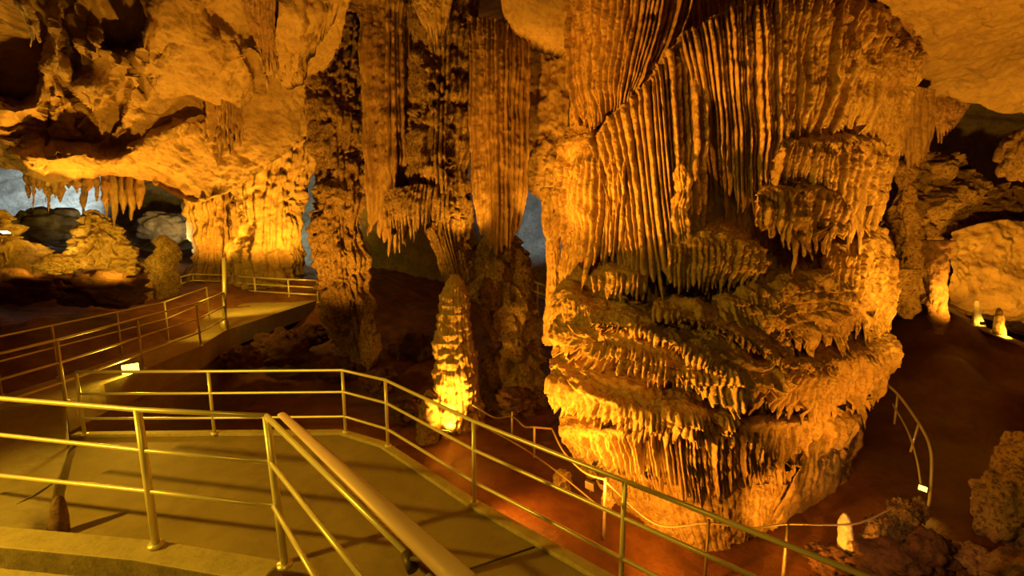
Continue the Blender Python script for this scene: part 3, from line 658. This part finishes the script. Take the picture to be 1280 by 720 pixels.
T(patch('hanging_spike', [[(500, -60, 10.8), (535, -60, 10.6), (580, -60, 10.8)], [(515, 0, 11), (540, 0, 10.9), (566, 0, 11)], [(534, 35, 11.2), (547, 55, 11.2), (556, 35, 11.3)]],
        M['smoothrock'], px=1.4, fl=(.1, .2, .06), gap=.2, back=.6, seed=89), 'pale pointed rock tongue hanging at top above the streaked column', 'rock')
T(patch('rock_drapery', [[(486, 238, 11.6), (520, 230, 11.4), (562, 236, 11.6)], [(480, 262, 11.5), (520, 258, 11.3), (560, 262, 11.5)], [(484, 300, 11.7), (520, 312, 11.5), (556, 306, 11.7)]],
        M['rough'], px=1.1, fl=(.07, .15, .12), gap=.45, noise=(.12, 2), back=.35, seed=90), 'short fringed drapery overhanging the dark hollow', 'drapery')
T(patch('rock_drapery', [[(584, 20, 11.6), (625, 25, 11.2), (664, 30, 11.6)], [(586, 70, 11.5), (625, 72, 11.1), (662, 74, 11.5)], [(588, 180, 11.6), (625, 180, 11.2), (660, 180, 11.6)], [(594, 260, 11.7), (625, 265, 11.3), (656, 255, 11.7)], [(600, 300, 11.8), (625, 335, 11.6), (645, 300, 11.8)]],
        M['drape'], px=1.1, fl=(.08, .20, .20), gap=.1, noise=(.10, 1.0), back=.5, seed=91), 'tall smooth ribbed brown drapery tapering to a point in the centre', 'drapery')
T(column('rock_column', [(285, 612, 640, 12.2), (310, 596, 656, 12.2), (350, 590, 668, 12), (400, 598, 676, 11.8), (450, 604, 684, 11.6), (520, 600, 690, 11.4)], M['rough'], noise=(.3, 1.6), cells=(.14, 1.6), pit=(.3, 2), seed=92),
  'lumpy pitted rock pillar under the pointed central drapery', 'rock column')
T(patch('pale_curtain', [[(655, 40, 12.4), (682, 40, 12.2), (712, 40, 12)], [(656, 120, 12.4), (682, 120, 12.2), (712, 120, 12)], [(656, 200, 12.4), (680, 200, 12.2), (704, 200, 12)], [(660, 238, 12.5), (678, 252, 12.4), (696, 262, 12.3)]],
        M['smoothrock'], px=1.4, fl=(.12, .3, .12), noise=(.15, 1.4), pit=(.1, 2), back=.8, seed=93), 'bright pale rock curtain squeezed between the central drapery and the giant flowstone', 'drapery')
T(patch('hanging_slab', [[(600, -80, 9.2), (660, -90, 8.8), (720, -80, 8.8)], [(622, -10, 10.2), (665, -10, 10), (712, -10, 9.9)], [(632, 24, 11), (670, 34, 10.8), (710, 40, 10.6)], [(655, 52, 11.6), (680, 60, 11.5), (710, 66, 11.3)]],
        M['smoothrock'], px=1.4, noise=(.14, 1.4), cells=(.05, 2), back=.8, seed=94), 'pale overhanging rock slab at top, left of the giant flowstone', 'rock slab')
T(column('thin_column', [(235, 676, 704, 9.4), (290, 680, 698, 9.2), (330, 684, 700, 9.1), (380, 684, 704, 9.0), (430, 680, 706, 8.9)], M['flow'], fl=(.05, .12, .06), noise=(.08, 2), seed=95), 'thin leaning column touching the left side of the giant flowstone', 'rock column')
T(column('stalagmite', [(343, 564, 572, 10.4), (352, 558, 579, 10.4), (372, 552, 584, 10.4), (400, 549, 587, 10.4), (440, 545, 594, 10.4), (490, 546, 600, 10.4), (530, 543, 604, 10.4), (556, 536, 608, 10.4)], M['flow'], px=1.2, fl=(.08, .2, .05), noise=(.10, 2.2), terr=(.10, 4.5), seed=96),
  'tall knobbly stalagmite pillar glowing in the centre behind the railing', 'stalagmite')
T(column('stalagmite', [(488, 533, 538, 9.7), (497, 528, 545, 9.7), (512, 524, 549, 9.7), (535, 522, 550, 9.7), (556, 518, 552, 9.7)], M['rough'], noise=(.08, 3), terr=(.05, 5), seed=97), 'low lumpy stalagmite at the left foot of the tall glowing pillar', 'stalagmite')
# dark rocks behind and under the hollow
rr_ = random.Random(5)
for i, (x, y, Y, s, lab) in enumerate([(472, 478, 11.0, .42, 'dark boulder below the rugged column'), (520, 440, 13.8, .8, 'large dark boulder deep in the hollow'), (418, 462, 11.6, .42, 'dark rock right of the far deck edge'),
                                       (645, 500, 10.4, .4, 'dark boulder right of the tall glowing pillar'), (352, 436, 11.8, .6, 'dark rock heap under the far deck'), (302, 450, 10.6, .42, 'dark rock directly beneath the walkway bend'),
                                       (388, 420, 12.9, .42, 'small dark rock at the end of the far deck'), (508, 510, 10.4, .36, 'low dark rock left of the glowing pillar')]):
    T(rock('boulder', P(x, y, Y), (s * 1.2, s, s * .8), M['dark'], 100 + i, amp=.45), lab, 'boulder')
T(rock('leaning_rock', P(462, 430, 11.3), (.25, .3, .7), M['rough'], 130, amp=.4), 'ochre rock rib at the foot of the rugged column', 'rock')

# ================================================================== FAR LEFT
T(column('stalagmite', [(262, 112, 118, 14.5), (268, 104, 128, 14.5), (285, 99, 146, 14.5), (300, 97, 150, 14.5), (325, 96, 157, 14.5), (345, 90, 164, 14.5)], M['flow'], px=1.1, noise=(.45, 2.2), cells=(.12, 2.4), pit=(.3, 2.5), grit=.3, seed=140), 'bright yellow bushy stalagmite before the blue opening', 'stalagmite')
T(column('stalagmite', [(262, -8, 2, 13), (280, -16, 14, 13), (305, -20, 30, 13), (345, -30, 48, 13)], M['flow'], px=1.1, noise=(.45, 2.2), cells=(.12, 2.4), pit=(.3, 2.5), grit=.3, seed=141), 'bright yellow flowstone mound at the left edge', 'stalagmite')
T(rock('boulder', P(60, 285, 18), (1.4, 1.0, .8), M['grey'], 142), 'olive rounded boulder in front of the blue opening', 'boulder')
T(rock('boulder', P(70, 330, 12.6), (.55, .4, .3), M['rough'], 143, amp=.5), 'yellow-lit rubble heap left of the bushy stalagmite', 'boulder')
T(rock('boulder', P(125, 362, 12.4), (1.25, .5, .5), M['dark'], 144, amp=.5), 'dark rock mass below the bushy stalagmite', 'boulder')
T(rock('boulder', P(18, 360, 11.2), (1.2, .5, .4), M['dark'], 149, amp=.5), 'dark rock bank at the left edge above the walkway', 'boulder')
T(column('rock_stump', [(294, 200, 208, 15), (302, 194, 215, 15), (318, 190, 219, 15), (345, 188, 222, 15), (382, 182, 226, 15)], M['rough'], noise=(.35, 1.6), cells=(.1, 2), pit=(.15, 2), seed=145), 'reddish rock stump left of the far deck railing', 'rock')
T(rock('grey_block', P(208, 285, 20.6), (1.3, .8, .75), M['grey'], 146, amp=.2), 'grey-green rock block in cool light beyond the left columns', 'rock')
T(rock('low_wall', P(172, 334, 16.6), (.7, .4, .3), M['flow'], 147, amp=.2), 'low yellow-lit block right of the bushy stalagmite', 'rock')
ORD = ['first', 'second', 'third', 'fourth', 'fifth', 'sixth', 'seventh', 'eighth', 'ninth', 'tenth', 'eleventh', 'twelfth', 'thirteenth', 'fourteenth', 'fifteenth', 'sixteenth']
rs = random.Random(9)
for i in range(16):
    x = 36 + i * 6.2 + rs.uniform(-2.6, 2.6); l = rs.choice([10, 16, 22, 30, 44]) + rs.uniform(-4, 4); Y = 14 + rs.uniform(-.6, .6); w = rs.uniform(1.5, 5.5)
    o = column('stalactite', [(212, x - w, x + w, Y), (228, x - w, x + w, Y), (228 + l * .6, x - w * .5, x + w * .5, Y), (228 + l, x - .4, x + .4, Y)], M['brown'], px=1.6, noise=(.12, 3), seed=150 + i)
    T(o, ORD[i] + ' small dark stalactite from the left over the blue opening', 'stalactite', 'stalactites over the blue opening')
for i, (x, l, w) in enumerate([(133, 40, 5), (143, 52, 6), (154, 36, 5), (164, 44, 6), (174, 30, 5)]):
    o = column('stalactite', [(215, x - w, x + w, 14.2), (235, x - w, x + w, 14.2), (232 + l * .6, x - w * .6, x + w * .6, 14.2), (232 + l, x - .5, x + .5, 14.2)], M['drape'], px=2, noise=(.05, 3), seed=170 + i)
    T(o, ORD[i] + ' ochre stalactite from the left, hanging above the bushy stalagmite', 'stalactite', 'ochre stalactites right of the opening')
# dark clefts and hanging rocks of the upper left
T(patch('hanging_rock', [[(14, -60, 7.5), (22, -60, 7.4), (34, -60, 7.5)], [(18, 0, 8), (26, 0, 7.9), (38, 0, 8)], [(34, 30, 8.3), (41, 30, 8.3), (48, 30, 8.4)], [(40, 70, 8.8), (45, 76, 8.8), (49, 68, 8.9)]],
        M['pale'], px=1.5, fl=(.08, .15, .05), noise=(.06, 3), gap=.3, back=.3, seed=180), 'pale yellow-green rock strip hanging at the top left corner', 'rock')

# ================================================================== RIGHT SIDE
T(patch('rock_drapery', [[(1122, 108, 9.6), (1145, 108, 9.5), (1170, 112, 9.7)], [(1124, 150, 9.7), (1146, 150, 9.6), (1168, 150, 9.8)], [(1128, 200, 9.9), (1145, 226, 9.8), (1160, 200, 10)]],
        M['drape'], px=1.4, fl=(.1, .2, .06), noise=(.06, 2), gap=.15, back=.6, seed=190), 'brown smooth drapery hanging right of the giant flowstone under the ceiling slab', 'drapery')
T(patch('rock_drapery', [[(1166, 110, 11), (1190, 112, 11), (1216, 120, 11.2)], [(1166, 140, 11), (1186, 145, 11), (1208, 140, 11.2)], [(1168, 176, 11.3), (1178, 182, 11.2), (1192, 160, 11.4)]],
        M['brown'], px=1.4, fl=(.1, .2, .06), noise=(.06, 2), gap=.3, back=.6, seed=191), 'dim short drapery under the right ceiling slab before the black gap', 'drapery')
T(patch('rock_wall', [[(1130, 215, 12.8), (1160, 190, 12.8), (1200, 190, 13), (1230, 215, 13), (1290, 235, 13), (1420, 240, 12)], [(1118, 260, 12), (1160, 240, 12.4), (1200, 245, 12.6), (1240, 262, 12.8), (1290, 270, 12.8), (1420, 270, 12)],
                      [(1112, 320, 11.5), (1160, 305, 12), (1200, 310, 12.4), (1240, 320, 12.7), (1290, 325, 12.7), (1420, 330, 12)], [(1112, 370, 11.3), (1160, 380, 12), (1200, 392, 12.4), (1240, 400, 12.6), (1290, 420, 12.4), (1420, 450, 12)]],
        M['rough'], px=1.3, noise=(.35, 1.3), cells=((.3, 1.1), (.12, 3)), pit=(.25, 1.5), back=1.2, seed=192, nmax=460), 'jumbled lit rock wall at right behind the giant flowstone', 'rock wall')
T(patch('smooth_wall', [[(1186, 290, 12.2), (1240, 276, 12.2), (1300, 276, 12), (1420, 270, 11.5)], [(1184, 330, 12), (1240, 320, 12), (1300, 316, 11.8), (1420, 316, 11.4)], [(1186, 366, 12), (1240, 374, 11.9), (1300, 384, 11.7), (1420, 390, 11.2)], [(1190, 384, 12.2), (1240, 396, 12.2), (1300, 408, 12), (1420, 420, 11.6)]],
        M['smoothrock'], px=1.8, noise=(.22, 1.4), edge=.12, pit=(.1, 1.2), back=.5, seed=193), 'smooth bright orange wall patch at the right edge above the lit path', 'rock wall')
T(rock('hanging_rock', P(1284, 192, 11), (.55, .5, .65), M['rough'], 194), 'rounded orange rock at the right edge beside the black gap', 'rock')
T(column('stalactite', [(335, 1112, 1142, 9.5), (360, 1116, 1146, 9.4), (385, 1120, 1144, 9.4), (398, 1128, 1138, 9.4)], M['rough'], noise=(.12, 2), cells=(.06, 3), seed=195), 'blunt lumpy stalactite hanging just right of the flowstone waist', 'stalactite')
T(column('stalactite', [(300, 1150, 1186, 11.4), (340, 1156, 1180, 10.9), (375, 1160, 1182, 10.8), (400, 1164, 1182, 10.8), (418, 1170, 1178, 10.8)], M['brown'], noise=(.06, 2), seed=196), 'dull brown stalactite above the lit path at right', 'stalactite')
T(column('thin_column', [(180, 1122, 1140, 10.4), (215, 1120, 1140, 10.2), (260, 1124, 1142, 10.2), (300, 1128, 1150, 10.2), (345, 1120, 1150, 10.2)], M['rough'], noise=(.15, 2), cells=(.08, 3), pit=(.1, 3), seed=197), 'knobbly rock rib joining the drapery to the blunt stalactite', 'rock column')
# the lit path rim
rim = [P(1186, 385, 12.1), P(1206, 398, 11.6), P(1232, 412, 11.2), P(1262, 424, 10.9), P(1300, 440, 10.6)]
o = tube('path_kerb', rim, .06, M['kerb'], sub=30); tag(o, kind='structure', label='lit stone rim of the path at right', cat='kerb')
T(column('stalagmite', [(376, 1219, 1223, 11.2), (380, 1218, 1224, 11.2), (392, 1217, 1226, 11.2), (408, 1214, 1230, 11.2)], M['pale'], px=1, noise=(.03, 4), seed=198, grit=.015), 'small bright pale post-like stalagmite on the path rim', 'stalagmite')
T(column('stalagmite', [(385, 1248, 1250, 11), (388, 1246, 1252, 11), (398, 1244, 1254, 11), (418, 1243, 1255, 11)], M['rough'], px=1, noise=(.04, 4), seed=199, grit=.015), 'small speckled stalagmite on the rim nearest the right edge', 'stalagmite')
# front right rocks
for i, (x, y, Y, s, mt, lab) in enumerate([
        (1102, 668, 5.9, (.26, .2, .26), 'rough', 'craggy lit rock beside the white stalagmite'), (1128, 650, 6.0, (.2, .2, .3), 'rough', 'craggy rock with lit edge below the curved pipe rail'),
        (1148, 640, 6.2, (.12, .12, .2), 'flow', 'small bright rock at the foot of the curved pipe rail'), (1120, 705, 5.4, (.5, .35, .25), 'dark', 'low dark rock at the bottom right of the picture'),
        (1165, 690, 5.4, (.28, .25, .28), 'dark', 'dark rock between the craggy lit rocks and the right bank'), (1222, 700, 5.2, (.26, .3, .16), 'brown', 'brown wedge of rock at the bottom near the right corner'),
        (1268, 640, 5.4, (.45, .4, .5), 'rough', 'big rough boulder bank rising at the bottom right edge'), (1292, 590, 5.8, (.35, .4, .6), 'rough', 'tall rough boulder at the right edge'),
        (1040, 700, 5.9, (.35, .3, .2), 'dark', 'dark rock at the foot of the white stalagmite'), (1275, 715, 4.8, (.4, .3, .25), 'brown', 'brown rock in the bottom right corner'),
        (704, 600, 7.4, (.16, .16, .2), 'flow', 'lit rounded rock beside the small rope post'), (760, 625, 6.6, (.1, .1, .15), 'flow', 'small bright rock under the rope by the flowstone foot')]):
    T(rock('boulder', P(x, y, Y), s, M[mt], 200 + i, amp=.4, freq=2.2), lab, 'boulder')
T(column('stalagmite', [(642, 1054, 1058, 5.9), (652, 1050, 1064, 5.9), (675, 1048, 1066, 5.9), (702, 1050, 1070, 5.9)], M['pale'], px=1, noise=(.03, 5), cells=(.02, 8), seed=220, grit=.015), 'short white stalagmite by the rope in front of the flowstone', 'stalagmite')
# curved pipe rail at right
root = empty('curved_pipe_rail', P(1160, 640, 6.4))
c_top = [P(1100, 474, 8.6), P(1122, 493, 8.2), P(1150, 532, 7.5), P(1163, 562, 7.1), P(1164, 600, 6.7), P(1160, 640, 6.4)]
tube('rail', c_top, .022, M['steel'], root, sub=40)
tube('rail', [P(1116, 505, 8.3), P(1135, 540, 7.6), P(1146, 575, 7.1), P(1152, 612, 6.8)], .015, M['steel'], root, sub=30)
tube('post', [P(1122, 493, 8.2), P(1118, 530, 8.2)], .018, M['steel'], root); tube('post', [P(1148, 530, 7.5), P(1138, 565, 7.5)], .018, M['steel'], root)
tag(root, 'curved steel pipe rail sweeping down right of the giant flowstone', 'railing')
# rope barrier around the foot of the flowstone
root = empty('rope_barrier', G(985, 740, -2.0))
pst = [(668, 556, 534, 7.9), (640, 545, 515, 9.2), (757, 660, 598, 6.3), (886, 715, 650, 5.8), (985, 745, 654, 5.7)]
for x, yb, yt, Y in pst:
    a = P(x, yt, Y); b = a.copy(); b[2] = min(a[2] - .75, -1.9) if Y < 7 else a[2] - .6
    tube('post', [b, a], .022, M['steel'] if Y > 6 else M['iron'], root)
tube('rope', [P(591, 506, 9.6), P(618, 522, 9.4), P(640, 521, 9.2), P(655, 533, 8.5), P(668, 534, 7.9), P(690, 536, 7.9)], .018, M['rope'], root, sub=40)
tube('rope', [P(690, 536, 7.9), P(705, 565, 7.2), P(730, 590, 6.7), P(757, 600, 6.3)], .016, M['rope'], root, sub=30)
tube('rope', [P(597, 530, 9.0), P(640, 552, 8.3), P(690, 585, 7.3), P(757, 640, 6.3)], .014, M['rope'], root, sub=30)
tube('rope', [P(757, 602, 6.3), P(820, 655, 6.0), P(886, 654, 5.8), P(940, 660, 5.75), P(985, 655, 5.7), P(1055, 656, 5.7), P(1085, 650, 5.75), P(1120, 633, 5.9)], .013, M['rope'], root, sub=60)
tag(root, 'rope barrier on thin posts around the foot of the giant flowstone', 'barrier')

# ================================================================== VISIBLE LAMPS
lamp('unseen_flood', P(1085, 690, 4.9) + np.array([0, -.3, .5]), 34, (1, .44, .14), P(1120, 655, 6.0), 80, size=.04)  # unseen, no fixture: put in to light the craggy rocks and white stalagmite
def flood(loc, aim, label, s=.12, power=60, col=YEL, mat='glow', ang=150):
    loc = np.asarray(loc, float); root = empty('floodlight', loc)
    d = Vector([float(a) for a in aim]) - Vector(loc); d.normalize(); d = np.array(d)
    up = np.array([0, 0, 1.]); sx = np.cross(d, up); sx /= np.linalg.norm(sx); uu = np.cross(sx, d)
    def bx(name, c, w, h, t, m):
        V = [c + sx * w * a + uu * h * b + d * t * e for e in (-1, 1) for b in (-1, 1) for a in (-1, 1)]
        q = np.array([[0, 1, 3, 2], [4, 6, 7, 5], [0, 4, 5, 1], [2, 3, 7, 6], [0, 2, 6, 4], [1, 5, 7, 3]])
        o = mesh_obj(name, V, q, None, m, root, False); mod = o.modifiers.new('b', 'BEVEL'); mod.width = s * .12; mod.segments = 2
    bx('housing', loc, s, s * .8, s * .35, M['iron']); bx('lamp_glass', loc + d * s * .36, s * .88, s * .68, s * .08, M[mat])
    tube('bracket', [loc - uu * s * .7, loc - uu * s * 1.5], s * .12, M['iron'], root)
    tag(root, label, 'lamp')
    lamp('lamp_light', loc + d * s * .7, power, col, loc + d * 3, ang, size=s * .6)
flood(P(163, 461, 8.1), (-2, 2.5, 1.4), 'glowing yellow floodlight on the edge of the rear walkway', .14, 170)
flood(P(200, 338, 15.2) , P(260, 345, 12), 'bright white spotlight beside the far deck railing', .15, 60, YEL, 'glow_white')
flood(P(74, 330, 13.2), P(110, 290, 14.5), 'small white spotlight in the rubble left of the bushy stalagmite', .12, 60, YEL, 'glow_white')
flood(P(6, 292, 12.2), P(20, 200, 12), 'small white spotlight at the left edge', .1, 60, YEL, 'glow_white')
flood(P(558, 541, 9.7), P(572, 480, 10.4), 'floodlight at the foot of the tall glowing stalagmite', .1, 160, AMB, 'glow')
flood(P(738, 607, 6.1), P(790, 560, 7), 'floodlight at the left foot of the giant flowstone', .08, 60, AMB, 'glow')
flood(P(1154, 610, 6.6), P(1125, 640, 6), 'little triangular lamp inside the curved pipe rail', .06, 10, AMB, 'glow')
flood(P(1228, 404, 11.0), P(1215, 390, 12), 'tiny lamp on the lit path rim at right', .05, 8, YEL, 'glow')
